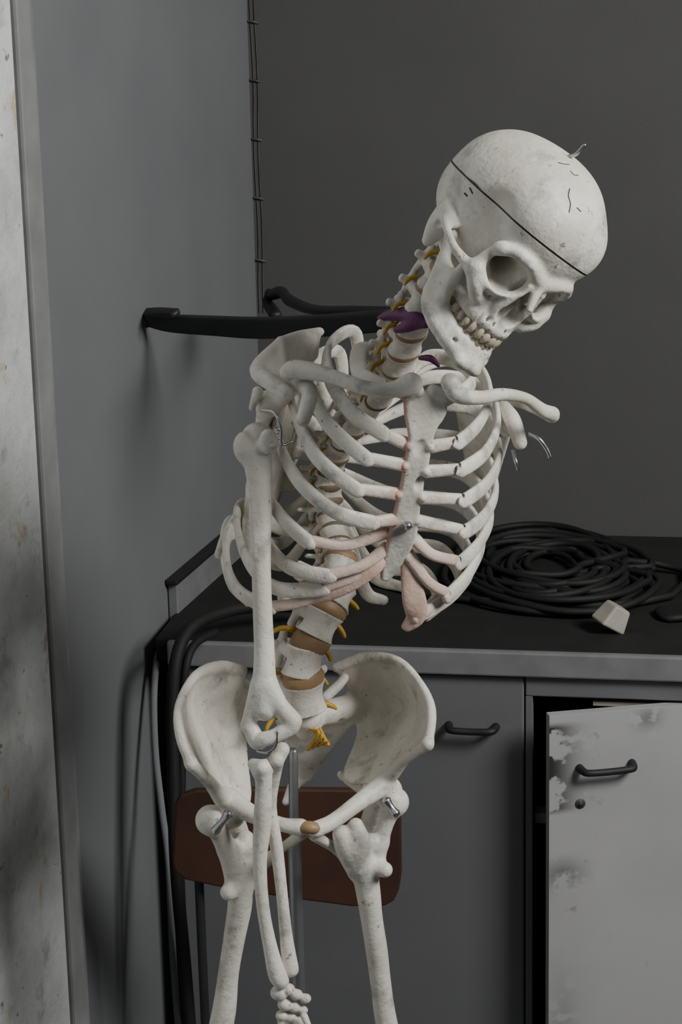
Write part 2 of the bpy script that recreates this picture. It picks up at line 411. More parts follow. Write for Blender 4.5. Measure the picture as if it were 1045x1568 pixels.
for v in (35,125,215,305,400):
    s_,z_=sAt(396,v,-DB); V,Fc,_,_=sweep([Wp(sC+.001,-DB+.001,z_+.003),Wp(sC+.010,-DB+.003,z_+.002),Wp(sC+.017,-DB+.001,z_)],.0026,.0020,ring=8); acc.add(V,Fc)
acc.obj('wall_cable',M_rail)
br=empty('wall_bracket')
up3=lambda c:np.array([0.,1,0.2])
V,Fc,_,_=sweep([P(228,490,3.0),P(262,495,2.98),P(330,499,2.93),P(400,502,2.86),P(500,498,2.72),P(600,490,2.6)],[.009,.0125,.0140,.0155,.015,.014],[.006]*6,outward=up3,sq=.35,ring=16)
mesh_obj('arm',V,Fc,M_blackm,br)
tw,zw=tL(224,490,.0)
V,Fc,_,_=sweep([P(222,480,3.02),P(245,479,2.98),P(268,480,2.95)],[.005,.005,.005],[.009]*3,outward=up3,sq=.5)
mesh_obj('grip',V,Fc,M_blackm,br)
box('wall_plate',Lp,tw-.010,tw+.006,0,.006,zw-.010,zw+.016,M_blackm,br,.003)
V,Fc,_,_=sweep([P(414,452,3.1),P(432,448,3.05),P(444,460,3.0),P(480,474,2.9),P(540,476,2.8),P(605,478,2.65)],[.007,.009,.009,.005,.005,.005],[.007]*6,outward=up3,sq=.6)
mesh_obj('second_arm',V,Fc,M_blackm,br)
V,Fc,_,_=sweep([P(412,448,3.1),P(410,462,3.1),P(422,482,3.05)],[.006,.006,.006],[.01]*3,outward=up3)
mesh_obj('second_arm_lip',V,Fc,M_blackm,br)
# ------------------------------------------------------------------ things on the worktop
cc=onz(848,880,ZT); pts=[]
for i in range(16*24):
    a=2*math.pi*i/24; k=i//24; rr=.050+.105*((k*7)%16)/16+.010*math.sin(a*2+k)
    ex=.026*math.sin(k*2.1); ey=.035*math.cos(k*1.7)
    pts.append([cc[0]+ex+rr*.98*math.cos(a),cc[1]+ey+rr*1.4*math.sin(a),ZT+.006+.0010*k+.002*math.sin(a*3+k)])
pts+= [[cc[0]+.20,cc[1]-.02,ZT+.008],[cc[0]+.16,cc[1]-.15,ZT+.008],[cc[0]+.05,cc[1]-.19,ZT+.008],[cc[0]-.06,cc[1]-.17,ZT+.008],[cc[0]-.2,cc[1]-.12,ZT+.008],[cc[0]-.3,cc[1]-.02,ZT+.008],[cc[0]-.38,cc[1]-.05,ZT+.008]]
V,Fc,_,_=sweep(pts,.0055,.0055,ring=8,n=2); mesh_obj('coiled_cable',V,Fc,M_cable)
q=onz(937,968,ZT); bm=bmesh.new(); bmesh.ops.create_cube(bm,size=1)
for v in bm.verts:
    v.co.x*=.044*(1-.35*(v.co.z>0)); v.co.y*=.036*(1-.2*(v.co.z>0)); v.co.z*=.034
me=bpy.data.meshes.new('plug_adapter'); bm.to_mesh(me); bm.free(); me.materials.append(M_white)
o=bpy.data.objects.new('plug_adapter',me); link(o); o.location=(q[0]+.002,q[1],ZT+.024); o.rotation_euler=(.15,.55,.5); add_bev(o,.004,3)
q=onz(1044,946,ZT); V,Fc,_,_=sweep([q+np.array([-.025,0,.006]),q+np.array([.05,.01,.008]),q+np.array([.18,.02,.006])],[.028,.03,.028],[.006]*3,outward=lambda c:np.array([0,0,1.]),sq=.5)
mesh_obj('metal_clamp',V,Fc,M_cable)
V,Fc,_,_=sweep([P(470,930,2.98),P(400,928,2.95),P(340,938,2.9),P(292,962,2.84),P(270,1010,2.8),P(264,1090,2.78),P(266,1200,2.76),P(270,1330,2.74),P(285,1500,2.72),P(300,1700,2.7)],.009,.009)
mesh_obj('black_hose',V,Fc,M_cable)
V,Fc,_,_=sweep([P(330,968,2.88),P(300,985,2.83),P(285,1020,2.8),P(279,1100,2.79),P(278,1200,2.77),P(276,1330,2.76),P(286,1500,2.74),P(305,1700,2.72)],.006,.006)
mesh_obj('black_hose.001',V,Fc,M_cable)
V,Fc,_,_=sweep([P(258,975,2.98),P(243,1000,2.95),P(236,1060,2.92),P(238,1150,2.88),P(248,1240,2.84),P(258,1320,2.80),P(266,1480,2.76),P(280,1650,2.72)],.005,.005)
mesh_obj('added_grey_tube',V,Fc,M_wallL)  # made-up tube following a curved line read as shadow
# ------------------------------------------------------------------ plywood chair behind the skeleton
ch=empty('plywood_chair')
y0=2.54
po=[(268,1232),(276,1218),(300,1210),(400,1208),(560,1210),(596,1214),(610,1226),(615,1250),(616,1335),(612,1362),(604,1380),(590,1388),(540,1389),(440,1376),(330,1358),(284,1348),(268,1336),(264,1322)]
V=[];n=len(po)
for k,dy in ((0,0),(1,.012)):
    for (u,v) in po: V.append(P(u,v,y0)+np.array([0,dy,0]))
Fc=[tuple(range(n)),tuple(range(2*n-1,n-1,-1))]+[(i,(i+1)%n,n+(i+1)%n,n+i) for i in range(n)]
o=mesh_obj('backrest',V,Fc,M_ply,ch,False); add_bev(o,.003)
L0=P(300,1280,y0);R0=P(578,1300,y0)
sx0,sx1=L0[0]-.01,R0[0]+.01
for nm,q in (('frame_left',L0),('frame_right',R0)):
    x=q[0]; V,Fc,_,_=sweep([(x,y0+.022,q[2]+.03),(x,y0+.022,q[2]-.03),(x,y0+.03,.45),(x,y0+.05,.2),(x,y0+.06,.01)],.006,.006,n=6); mesh_obj(nm,V,Fc,M_blackm,ch)
    V,Fc,_,_=sweep([(x,y0+.03,.33),(x,y0-.06,.32),(x,y0-.11,.31),(x,y0-.12,.27),(x,y0-.12,.02)],.008,.008); mesh_obj('leg_'+nm,V,Fc,M_blackm,ch)
V=[];Fc=[];
for i in range(13):
    for j in range(13):
        a=i/12;b2=j/12; V.append((sx0+(sx1-sx0)*a,y0+.03-.16*b2,.345-.008*math.sin(a*math.pi)-.012*b2**4))
for i in range(12):
    for j in range(12):
        a=i*13+j; Fc.append((a,a+13,a+14,a+1))
o=mesh_obj('seat',V,Fc,M_ply,ch); o.modifiers.new('s','SOLIDIFY').thickness=.012
# ================================================================== SKELETON
SK=empty('skeleton')
th=math.radians(43); ph=math.radians(12); rl=math.radians(36)
sc=P(800,324,2.02); rr_=ray(800,324); cvec=-rr_/np.linalg.norm(rr_)
cr0=cR-cvec*np.dot(cR,cvec); cr0/=np.linalg.norm(cr0); cu0=np.cross(cvec,cr0)
r1=cr0*math.cos(rl)-cu0*math.sin(rl); u1=cr0*math.sin(rl)+cu0*math.cos(rl)
F0=math.cos(th)*cvec+math.sin(th)*r1; X0=math.cos(th)*r1-math.sin(th)*cvec
Fh=math.cos(ph)*F0-math.sin(ph)*u1; Zh=math.cos(ph)*u1+math.sin(ph)*F0
Mx=Matrix(((X0[0],-Fh[0],Zh[0],sc[0]),(X0[1],-Fh[1],Zh[1],sc[1]),(X0[2],-Fh[2],Zh[2],sc[2]),(0,0,0,1)))
def H(x,f,z): return (x*.01,-f*.01,z*.01)
cm=.01
v=Vol(H(-8.2,10.6,-10.8),H(8.2,-10.5,8),.00115,sym=True)
v.ell(H(0,-1.6,.1),(.0685,.072,.0625),.02)
v.ell(H(0,2.6,.5),(.0600,.0620,.0650),.025)
v.ell(H(3.0,5.9,1.6),(.016,.012,.016),.03)
v.ell(H(0,-2.2,-2.8),(.056,.064,.040),.02)
v.ell(H(0,2.0,-3.6),(.043,.052,.034),.01)
v.ell(H(7.1,3.8,-2.8),(.021,.026,.040),.010,'sub')   # temporal fossa
v.chain([H(.7,8.35,-2.35),H(2.4,8.25,-1.75),H(4.0,7.4,-1.75),H(5.0,6.5,-2.5)],[.0075,.006,.0058,.0062],.007) # brow
v.chain([H(4.9,6.7,-2.3),H(5.2,6.1,-3.5),H(5.15,6.1,-5.2)],[.0055,.0042,.0065],.004)
v.chain([H(5.1,6.2,-5.5),H(4.4,6.9,-6.4),H(3.5,7.0,-7.2)],[.0085,.008,.007],.007)
v.chain([H(5.1,6.4,-5.3),H(3.8,7.4,-5.75),H(2.3,7.95,-5.4),H(1.4,8.4,-4.2)],[.0055,.0048,.0048,.0045],.004)
v.chain([H(5.2,5.8,-5.7),H(6.3,3.8,-5.6),H(6.6,1.8,-5.2),H(6.2,0.2,-4.9)],[.0062,.004,.0036,.005],.004)
v.ell(H(0,5.2,-6.2),(.028,.027,.034),.008)
v.cone(H(2.2,6.5,-6.2),H(1.9,6.7,-8.2),.0115,.011,.008)
v.cone(H(.9,7.8,-8.2),H(.6,7.6,-9.0),.0085,.007,.008)
v.chain([H(0,8.3,-2.5),H(0,8.9,-3.5),H(0,9.8,-4.9)],[.0065,.005,.0032],.005)
v.chain([H(1.0,8.5,-3.4),H(1.35,8.4,-5.2),H(1.45,8.1,-6.8),H(1.2,8.2,-7.6)],[.0048,.004,.0045,.0045],.004)
arc=[(2.9,4.4),(2.85,5.4),(2.6,6.4),(2.1,7.3),(1.3,8.0),(.45,8.35),(0,8.4)]
v.chain([H(a,f,-8.6) for a,f in arc],[.0068]*7,.004)
v.ell(H(0,5.6,-8.2),(.026,.026,.010),.006)
v.chain([H(5.3,-1.3,-4.6),H(5.35,-1.1,-6.0),H(5.2,-.9,-7.6)],[.013,.011,.006],.008)
v.cone(H(2.2,-1.6,-6.2),H(2.0,-1.0,-6.8),.009,.007,.006)
v.chain([H(5.8,1.0,-4.5),H(6.15,-1.0,-3.9),H(6.0,-3,-3.2)],[.003,.0035,.002],.006)
v.ell(H(3.15,8.2,-3.85),(.0195,.022,.0165),.0025,'sub')
v.cone(H(3.1,7.6,-3.9),H(1.7,3.2,-3.8),.0165,.006,.0025,'sub')
v.ell(H(.62,8.9,-6.7),(.0072,.026,.0095),.002,'sub')
v.ell(H(0,9.3,-5.75),(.0068,.022,.0085),.002,'sub')
v.tri(H(0,8.1,-5),H(0,5.5,-5),H(0,8.0,-7.4),.0012,.001)
v.ell(H(6.6,-.3,-5.6),(.006,.004,.004),.002,'sub')
v.ell(H(4.9,3.7,-6.0),(.008,.012,.02),.004,'sub')
for x_,f_,z_ in ((1.6,8.7,-7.9),(2.6,7.75,-6.5),(2.4,8.9,-2.2)): v.ell(H(x_,f_,z_),(.0022,.003,.0025),.002,'sub')
for a_ in (.85,1.55,2.15,2.6): v.cone(H(a_,9.0-a_*.45,-8.1),H(a_,9.0-a_*.45,-9.3),.0013,.0018,.002,'sub')
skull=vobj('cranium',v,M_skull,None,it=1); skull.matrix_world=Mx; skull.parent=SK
bvh=BVHTree.FromPolygons([tuple(x.co) for x in skull.data.vertices],[tuple(p.vertices) for p in skull.data.polygons])
MxI=Mx.inverted()
def onskull(u,v_):
    r=ray(u,v_); d=(MxI.to_3x3()@Vector(r)).normalized(); hit=bvh.ray_cast(MxI@Vector(CAM),d)
    if hit[0] is None: return None
    return np.array(Mx@hit[0])
acc=Acc()
def crack(pl,w=.0005):
    pts=[onskull(*p) for p in cr(np.array(pl,float),4)]; pts=[p for p in pts if p is not None]
    if len(pts)>2:
        V,Fc,_,_=sweep(pts,w,w*.9,ring=6,n=2); acc.add(V,Fc)
crack([(873,289),(871,300),(874,312),(872,325)],.0006); crack([(856,249),(862,251),(872,252)],.0006); crack([(874,262),(880,268),(886,268)],.0005)
crack([(706,262),(716,272),(728,281),(738,292)],.0009); crack([(720,288),(724,296)],.0010); crack([(712,296),(716,300)],.0010); crack([(884,318),(890,324)],.0006)
acc.obj('skull_marks',M_crack,SK)
# mandible
v=Vol(H(-6.8,10,-15),H(6.8,-.8,-4.4),.0012,sym=True)
v.chain([H(5.4,1.1,-5.5),H(5.15,1.9,-6.8),H(4.85,2.8,-8.6),H(4.6,3.4,-10.2),H(4.4,4.3,-11.1)],[.0065,.005,.0055,.0055,.006],.006)
v.chain([H(5.1,4.7,-6.0),H(4.95,4.9,-7.4),H(4.5,5.1,-9.4)],[.0035,.0045,.006],.006)
v.tri(H(5.1,2.0,-7.2),H(4.95,4.7,-7.6),H(4.6,3.4,-10.3),.0042,.005); v.tri(H(4.95,4.7,-7.6),H(4.6,3.4,-10.3),H(4.3,5.2,-11.0),.0048,.005)
low=[(4.4,4.0,-10.9),(4.15,4.7,-11.4),(3.6,5.7,-11.8),(2.6,7.1,-12.1),(1.3,8.3,-12.35),(0,8.8,-12.45)]
v.chain([H(*p) for p in low],[.0065,.0072,.0078,.0082,.0085,.0085],.006)
upp=[(4.1,4.7,-9.9),(3.4,5.2,-10.6),(2.8,6.2,-11.0),(2.1,7.3,-11.2),(1.2,8.0,-11.2),(0,8.3,-11.2)]
v.chain([H(*p) for p in upp],[.006,.0062,.0060,.0058,.0054,.0052],.006)
for a,b2,c2 in zip(low,low[1:],upp[0:]): v.tri(H(*a),H(*b2),H(*c2),.0055,.004)
for a,b2,c2 in zip(upp,upp[1:],low[1:]): v.tri(H(*a),H(*b2),H(*c2),.0055,.004)
v.ell(H(.8,9.2,-12.7),(.010,.007,.006),.005)
v.ell(H(2.4,8.1,-11.6),(.002,.004,.002),.002,'sub')
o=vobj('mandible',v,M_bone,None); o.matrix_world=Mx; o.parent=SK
v=Vol(H(-3.9,9.6,-12),H(3.9,3.2,-8.3),.0008,sym=True)
for k_,(a,f,w) in enumerate([(.42,8.75,.40),(1.18,8.55,.33),(1.85,8.0,.36),(2.3,7.3,.33),(2.6,6.6,.34),(2.85,5.7,.45),(3.0,4.7,.45)]):
    v.ell(H(a,f,-9.6),(w*cm*(1.05),w*cm*(.75 if k_<3 else 1.0),.0060),.0003)
    v.cone(H(a,f-.1,-9.4),H(a,f-.25,-8.7),.0026,.0022,.001)
    v.ell(H(a*.93+.0,f-.28,-10.5),(w*cm*.92,w*cm*(.7 if k_<3 else 1.0),.0052),.0003)
    v.cone(H(a*.93,f-.3,-10.6),H(a*.93,f-.35,-11.2),.0024,.0022,.001)
o=vobj('teeth',v,M_tooth,None,it=1); o.matrix_world=Mx; o.parent=SK
hk=None
for dv in range(0,40,4):
    hk=onskull(872-dv*.3,240+dv)
    if hk is not None: break
if hk is None: hk=P(872,245,2.0)
V,Fc,_,_=sweep([hk,P(884,235,hk[1]-.005),P(896,222,hk[1]-.008)],.0020,.0020); mesh_obj('skull_hook',V,Fc,M_steel,SK)
# ---- spine
ctrl=[(467,1066,2.225),(466,1010,2.22),(490,956,2.225),(514,912,2.24),(522,875,2.265),(521,842,2.285),(505,780,2.32),(510,712,2.31),(548,648,2.25),(590,602,2.185),(606,575,2.155),(622,530,2.12),(642,480,2.09),(668,430,2.07),(695,398,2.05)]
Wc=np.array([P(*c) for c in ctrl]); line=cr(Wc,30)
seg=np.r_[0,np.cumsum(np.linalg.norm(np.diff(line,axis=0),axis=1))]
def at(s): return np.array([np.interp(s,seg,line[:,i]) for i in range(3)])
S=[seg[i*30] for i in range(len(ctrl))]
lev=[]
for i in range(5): lev.append((S[i],'L',.98-.03*i))
tS=np.interp(np.arange(12),[0,3,6,9,11],[S[5],S[6],S[7],S[8],S[9]])
for i,s in enumerate(tS): lev.append((s,'T',.76-.015*i))
cS=np.linspace(S[10],S[14],7)
for i,s in enumerate(cS): lev.append((s,'C',.78-.02*i))
Tpos={12-i:at(s) for i,s in enumerate(tS)}
front=np.array([.45,-.89,0]); 
def vert_template(kind):
    v=Vol((-.048,-.03,-.03),(.048,.072,.03),.0013,sym=True)
    hz=.0135 if kind!='C' else .011
    def body(X,Y,Z):
        w=1-.18*(1-np.clip(np.abs(Z)/hz,0,1)**2); r=np.sqrt((X/(.0255*w))**2+((Y)/(.0185*w))**2)
        a=(r-1)*.018; b_=np.abs(Z)-hz; return np.maximum(a,b_)+0*X
    v.fn(body,(-.027,-.02,-hz),(.027,.02,hz),.0015)
    v.cone((.016,.014,.004),(.016,.03,.003),.006,.005,.004)
    v.cone((.016,.03,.002),(0,.04,-.003),.0055,.005,.005)
    L={'L':.042,'T':.036,'C':.030}[kind]
    v.cone((.016,.028,.004),(L,.033,.006),.0045,.004,.004)
    v.cone((.016,.032,-.012),(.016,.031,.014),.0055,.005,.004)
    if kind=='L': v.tri((0,.04,.005),(0,.064,0),(0,.043,-.012),.003,.004)
    elif kind=='T': v.cone((0,.04,-.002),(0,.066,-.022),.004,.004,.004)
    else: v.cone((0,.04,-.002),(0,.055,-.008),.004,.0045,.004)
    return v.mesh(1)
TM={k:vert_template(k) for k in 'LTC'}
acc=Acc(); dacc=Acc(); dT=Acc(); nacc=Acc()
for i,(s,kind,scl) in enumerate(lev):
    c=at(s); up_=at(s+.006)-at(s-.006)
    if s+.006>seg[-1]: up_=at(s)-at(s-.01)
    if s<.006: up_=at(.02)-at(0)
    up_/=np.linalg.norm(up_); fr_=front-up_*np.dot(front,up_); fr_/=np.linalg.norm(fr_)
    lat=np.cross(-fr_,up_)
    V,Q=TM[kind]; gap=(lev[i+1][0]-s) if i+1<len(lev) else .012
    hz=.027 if kind!='C' else .022; zs=gap*(.80 if kind=='L' else .88)/hz
    Wv=c+np.outer(V[:,0]*scl,lat)+np.outer(V[:,1]*scl,-fr_)+np.outer(V[:,2]*zs,up_)
    acc.add(list(Wv),[tuple(q) for q in Q])
    if i+1<len(lev):
        m=at(s+gap*.5); r=.0245*scl; hd=.12 if kind=='L' else .07
        V,Fc,_,_=sweep([m-up_*gap*hd,m,m+up_*gap*hd],[r*.96,r*1.02 if kind=='L' else r*.97,r*.96],[r*.74,r*.77 if kind=='L' else r*.74,r*.74],outward=lambda c_:fr_,ring=20,n=3)
        (dT if kind=='T' else dacc).add(V,Fc)
    q_={'L':1.0,'T':.5,'C':.68}[kind]
    for sg in (-1,1):
        b0=c-up_*.5*gap-fr_*.018*scl+lat*sg*.014*scl
        out=lat*sg
        V,Fc,_,_=sweep([b0,b0+out*.016*scl*q_-up_*.003,b0+out*.026*scl*q_-up_*.008*q_+fr_*.003,b0+out*.030*scl*q_-up_*.012*q_+fr_*.005],[.0028*q_,.0032*q_,.0028*q_,.002*q_],[.0028*q_,.0032*q_,.0028*q_,.002*q_],ring=8,n=4); nacc.add(V,Fc)
for a in range(4):
    V,Fc,_,_=sweep([P(470+a*6,1112,2.24),P(478+a*7,1118+5*a,2.225),P(488+a*5,1130+6*a-8,2.215),P(472+a*7,1148-a*3,2.225)],.0019,.0019,ring=8); nacc.add(V,Fc)
acc.obj('vertebrae',M_bone,SK); dacc.obj('intervertebral_discs',M_disc,SK); dT.obj('thoracic_discs',M_discT,SK); nacc.obj('spinal_nerves',M_nerve,SK)
v=Vol(P(560,540,2.0)-.06,P(690,450,2.2)+.06,.0012)
for pl in ([(582,487,2.12,6),(605,481,2.105,13),(632,484,2.08,15),(652,496,2.07,9)],[(608,505,2.09,7),(625,500,2.08,11),(648,494,2.075,10)],[(644,548,2.085,5),(660,549,2.075,7),(672,560,2.075,4)]):
    v.chain([P(*p[:3]) for p in pl],[px(p[3]*.8,500,2.1) for p in pl],.004)
vobj('neck_arteries',v,M_purple,SK)
# ---- ribs
RL={1:[(575,535,2.19),(552,535,2.15),(552,572,2.10),(585,592,2.078),(622,602,2.075)],
2:[(545,512,2.22),(506,527,2.19),(503,572,2.12),(535,627,2.08),(585,663,2.07),(628,682,2.08)],
3:[(520,542,2.26),(478,557,2.22),(478,602,2.13),(505,652,2.08),(558,700,2.065),(622,713,2.083)],
4:[(490,592,2.29),(446,592,2.24),(455,642,2.13),(487,702,2.08),(543,748,2.07),(612,757,2.093)],
5:[(470,642,2.32),(425,640,2.25),(432,690,2.14),(462,742,2.09),(515,784,2.08),(568,800,2.085),(606,795,2.10)],
6:[(450,692,2.35),(400,690,2.28),(402,742,2.17),(430,790,2.11),(470,828,2.09),(530,835,2.095),(592,815,2.108)],
7:[(440,742,2.36),(388,735,2.29),(385,782,2.19),(408,830,2.13),(443,868,2.11),(500,882,2.10),(555,866,2.105),(594,838,2.115)],
8:[(435,787,2.36),(370,775,2.30),(366,822,2.20),(388,872,2.14),(428,902,2.12),(490,902,2.11),(550,880,2.11),(590,850,2.12)],
9:[(430,832,2.36),(356,815,2.29),(348,862,2.21),(366,905,2.15),(410,930,2.13),(460,922,2.12),(505,900,2.115)],
10:[(430,865,2.35),(360,800,2.31),(343,840,2.27),(352,890,2.21),(380,918,2.17)],
11:[(440,812,2.35),(378,788,2.31),(347,822,2.28),(334,850,2.25)],
12:[(475,895,2.32),(430,918,2.32)]}
RR={1:[(655,548,2.22),(705,556,2.2),(723,585,2.14),(702,604,2.10),(680,614,2.085)],
2:[(660,555,2.26),(725,560,2.26),(750,602,2.2),(736,645,2.13),(705,676,2.09),(660,684,2.083)],
3:[(650,580,2.30),(735,590,2.31),(762,642,2.24),(746,690,2.15),(710,718,2.10),(652,722,2.09)],
4:[(640,620,2.33),(735,630,2.34),(764,690,2.26),(750,735,2.17),(715,765,2.11),(646,762,2.098)],
5:[(620,665,2.36),(725,680,2.37),(758,742,2.28),(746,785,2.19),(715,813,2.13),(638,797,2.107)],
6:[(610,710,2.39),(710,725,2.39),(750,782,2.30),(738,826,2.21),(706,861,2.15),(660,848,2.12),(632,822,2.115)],
7:[(600,755,2.40),(700,770,2.40),(738,822,2.31),(722,872,2.22),(688,911,2.16),(655,890,2.13),(625,848,2.12)],
8:[(590,795,2.40),(690,810,2.40),(722,862,2.31),(702,902,2.22),(666,930,2.165),(645,940,2.15)],
9:[(580,830,2.39),(670,840,2.39),(703,882,2.31),(684,915,2.24),(655,940,2.18)],
10:[(570,865,2.37),(640,872,2.37),(668,905,2.31),(655,930,2.27)],
11:[(570,880,2.34),(620,900,2.34)],
12:[(560,905,2.31),(590,920,2.31)]}
axis_pts=[P(560,600,2.17),P(560,720,2.19),P(545,850,2.2),P(530,920,2.2)]
def outw(c):
    zs=[a[2] for a in axis_pts][::-1]; q=np.array([np.interp(c[2],zs,[a[i] for a in axis_pts][::-1]) for i in range(3)])
    d=c-q; d[2]*=.35; return d
racc=Acc()
for side,RRd in ((-1,RL),(1,RR)):
    for k,pl in RRd.items():
        t=Tpos[k]; base=t+np.array([side*.014,.022,.002])
        junc=None
        ppl=[P(*p) for p in pl]; full=k<=10 and not(side>0 and k>=8) and not (side<0 and k>=10)
        bw=[px(12.3 if k>1 else 13.5,p[1],p[2]) for p in pl]
        bw[0]*=.85
        if full:
            j=len(ppl)-2 if k<=5 else len(ppl)-3
            a_,b_=ppl[j],ppl[j+1]; cart=px(9.0,700,2.1)
            full_pts=ppl[:j+1]+[a_*.78+b_*.22]+ppl[j+1:]
            wd=bw[:j]+[bw[j]*1.0,cart*1.05]+[cart]*(len(ppl)-j-1); wd[-1]=cart*1.2
            tk=[w*.46 for w in bw[:j]]+[bw[j]*.52,cart*.75]+[cart*.75]*(len(ppl)-j-1)
            junc=j+1
        else:
            full_pts=ppl; wd=bw[:]; tk=[w*.46 for w in bw]
            if k>10: wd[-1]*=.6
        pts=[base]+full_pts; n=len(pts); w=[px(6.5,700,2.2)]+wd; tk=[px(5,700,2.2)]+tk
        V,Fc,c,C=sweep(pts,w,tk,outward=outw,ring=16,n=9,sq=.82)
        m=len(c); tt=[]
        for i in range(m):
            f=i/9; last=n-1; ti=0
            if junc is not None and f>junc+.5:
                ti=.12 if k<6 else .34
                if side<0: ti=max(ti,.75*max(0,min(1,(f-(last-.4))/.4)))
            tt+= [ti]*16
        tt+= [0]*17+[tt[-1]]*17
        racc.add(V,Fc,tt)
racc.obj('ribs',M_bone,SK)
acc=Acc()
V,Fc,_,_=sweep([P(622,850,2.122),P(626,880,2.125),P(634,915,2.13),P(638,943,2.14),P(622,962,2.145)],[px(a,900,2.1) for a in (8,13,19,17,9)],[px(a,900,2.1) for a in (5,5,5,5,4)],outward=lambda c:np.array([.25,-1,0]),ring=18)
acc.add(V,Fc,[.5]*len(V))
V,Fc,_,_=sweep([P(635,945,2.14),P(652,937,2.15),P(672,925,2.17)],[px(a,900,2.1) for a in (12,9,8)],[px(a,900,2.1) for a in (6,5,5)],outward=lambda c:np.array([.25,-1,0])); acc.add(V,Fc,[.35]*len(V))
V,Fc,_,_=sweep([P(452,922,2.125),P(490,912,2.115),P(530,893,2.11),P(570,868,2.11),P(592,848,2.118)],[px(a,900,2.1) for a in (6,13,17,16,8)],[px(a,900,2.1) for a in (4,5,5,5,5)],outward=lambda c:np.array([.1,-1,0]),ring=18); acc.add(V,Fc,[.5]*len(V))
acc.obj('costal_cartilage',M_bone,SK)
# ---- sternum
lo=P(560,920,2.22);hi=P(710,570,1.98)
lo2=np.minimum(lo,hi)-.01;hi2=np.maximum(lo,hi)+.01
v=Vol(lo2,hi2,.0012)
L=[(624,604,2.072),(625,635,2.073),(631,668,2.075),(626,700,2.08),(620,735,2.088),(612,770,2.095),(604,800,2.102),(597,835,2.11),(589,862,2.118),(588,884,2.122)]
Rr=[(679,604,2.078),(678,632,2.08),(661,660,2.08),(653,700,2.085),(646,735,2.092),(639,770,2.1),(636,800,2.106),(630,828,2.112),(614,858,2.12),(594,884,2.124)]
T=[];H_=[]
Lc=cr([P(*q) for q in L],3);Rc=cr([P(*q) for q in Rr],3); t_=px(6,700,2.1)
for i in range(len(Lc)-1): T+=[(Lc[i],Rc[i],Lc[i+1]),(Rc[i],Rc[i+1],Lc[i+1])]; H_+=[t_,t_]
v.tris(T,H_,.003)
v.cone(P(622,604,2.072),P(640,598,2.07),px(10,600,2.07),None,.003); v.cone(P(664,598,2.074),P(680,606,2.076),px(10,600,2.07),None,.003)
for (u_,v_,y_) in ((626,682,2.076),(619,713,2.08),(609,757,2.09),(603,795,2.1),(596,820,2.108),(658,684,2.08),(652,722,2.087),(647,762,2.096),(639,797,2.105)): v.ell(P(u_,v_,y_),px(7.5,v_,y_),.002)
for vv in (640,690,740): v.ell(P(645,vv,2.06+.0003*(vv-640)),px(np.array([10,6,16]),vv,2.07),.003,'sub')
Lw=np.array([P(*q) for q in L])
def st(V):
    z=V[:,2]; xl=np.interp(z,Lw[::-1,2],Lw[::-1,0]); return np.clip(1-(V[:,0]-xl+.004)/.005,0,1)*.85
vobj('sternum',v,M_bone,SK,tint=st,it=1)
V,Fc,_,_=sweep([P(625,806,2.10),P(625,805,2.088),P(625,805,2.083)],[.005,.005,.0035],[.005,.005,.0035],ring=14,n=3); mesh_obj('sternum_screw',V,Fc,M_steel,SK)
# ---- clavicles
def pvol(pts,m=.035,h=.0013):
    A=np.array([P(*p[:3]) for p in pts]); return Vol(A.min(0)-m,A.max(0)+m,h)
def pch(v,pl,k=.005,op='add'):
    v.chain([P(*p[:3]) for p in pl],[px(p[3],p[1],p[2]) for p in pl],k,op)
c1=[(440,570,2.09,12),(450,566,2.087,15),(475,568,2.08,14),(510,577,2.07,11.5),(560,594,2.055,11.5),(600,597,2.055,12.5),(630,588,2.06,18)]
v=pvol(c1,.02); pch(v,c1); vobj('clavicle_right',v,M_bone,SK)
c2=[(690,586,2.065,15),(702,604,2.068,14),(735,609,2.09,11),(770,604,2.13,10),(805,610,2.17,9),(830,628,2.19,11),(846,634,2.2,12)]
v=pvol(c2,.02); pch(v,c2); vobj('clavicle_left',v,M_bone,SK)
# ---- scapulae
v=pvol([(385,500,2.10),(500,880,2.36)],.04,.0015)
pch(v,[(490,508,2.22,7),(455,516,2.18,9),(425,530,2.145,9),(394,566,2.12,12),(418,588,2.10,13),(438,600,2.09,13)])
v.tri(P(488,508,2.21),P(430,522,2.15),P(398,566,2.12),px(5,500,2.2),.003); v.tri(P(488,508,2.21),P(430,522,2.15),P(440,592,2.10),px(5,500,2.2),.003); v.tri(P(398,566,2.12),P(430,522,2.15),P(440,592,2.10),px(6,500,2.2),.003)
v.tri(P(488,508,2.21),P(484,545,2.2),P(440,592,2.11),px(4,500,2.2),.003)
pch(v,[(430,610,2.16,14),(452,592,2.11,12),(474,598,2.085,13),(470,625,2.078,12),(464,643,2.075,11)])
v.ell(P(412,618,2.165),px(22,600,2.1),.006)
pch(v,[(405,630,2.17,12),(392,700,2.22,7),(378,800,2.29,7),(382,862,2.33,8)])
v.tri(P(405,630,2.18),P(484,535,2.30),P(382,860,2.33),px(3.5,700,2.2),.003); v.tri(P(484,535,2.30),P(382,860,2.33),P(455,700,2.38),px(3.5,700,2.2),.003)
pch(v,[(395,600,2.15,9),(386,625,2.15,5)])
v.ell(P(452,560,2.10),px(np.array([16,10,12]),560,2.1),.004,'sub')
vobj('scapula_right',v,M_bone,SK,it=1)
v=pvol([(730,590,2.18),(860,860,2.46)],.04,.0015)
pch(v,[(846,636,2.215,12),(820,625,2.25,9),(790,615,2.31,8),(755,610,2.37,6)])
pch(v,[(772,625,2.27,12),(786,645,2.24,13),(797,678,2.225,11)])
v.ell(P(778,650,2.28),px(20,600,2.2),.008)
pch(v,[(776,655,2.29,10),(755,740,2.38,6),(735,820,2.43,6)])
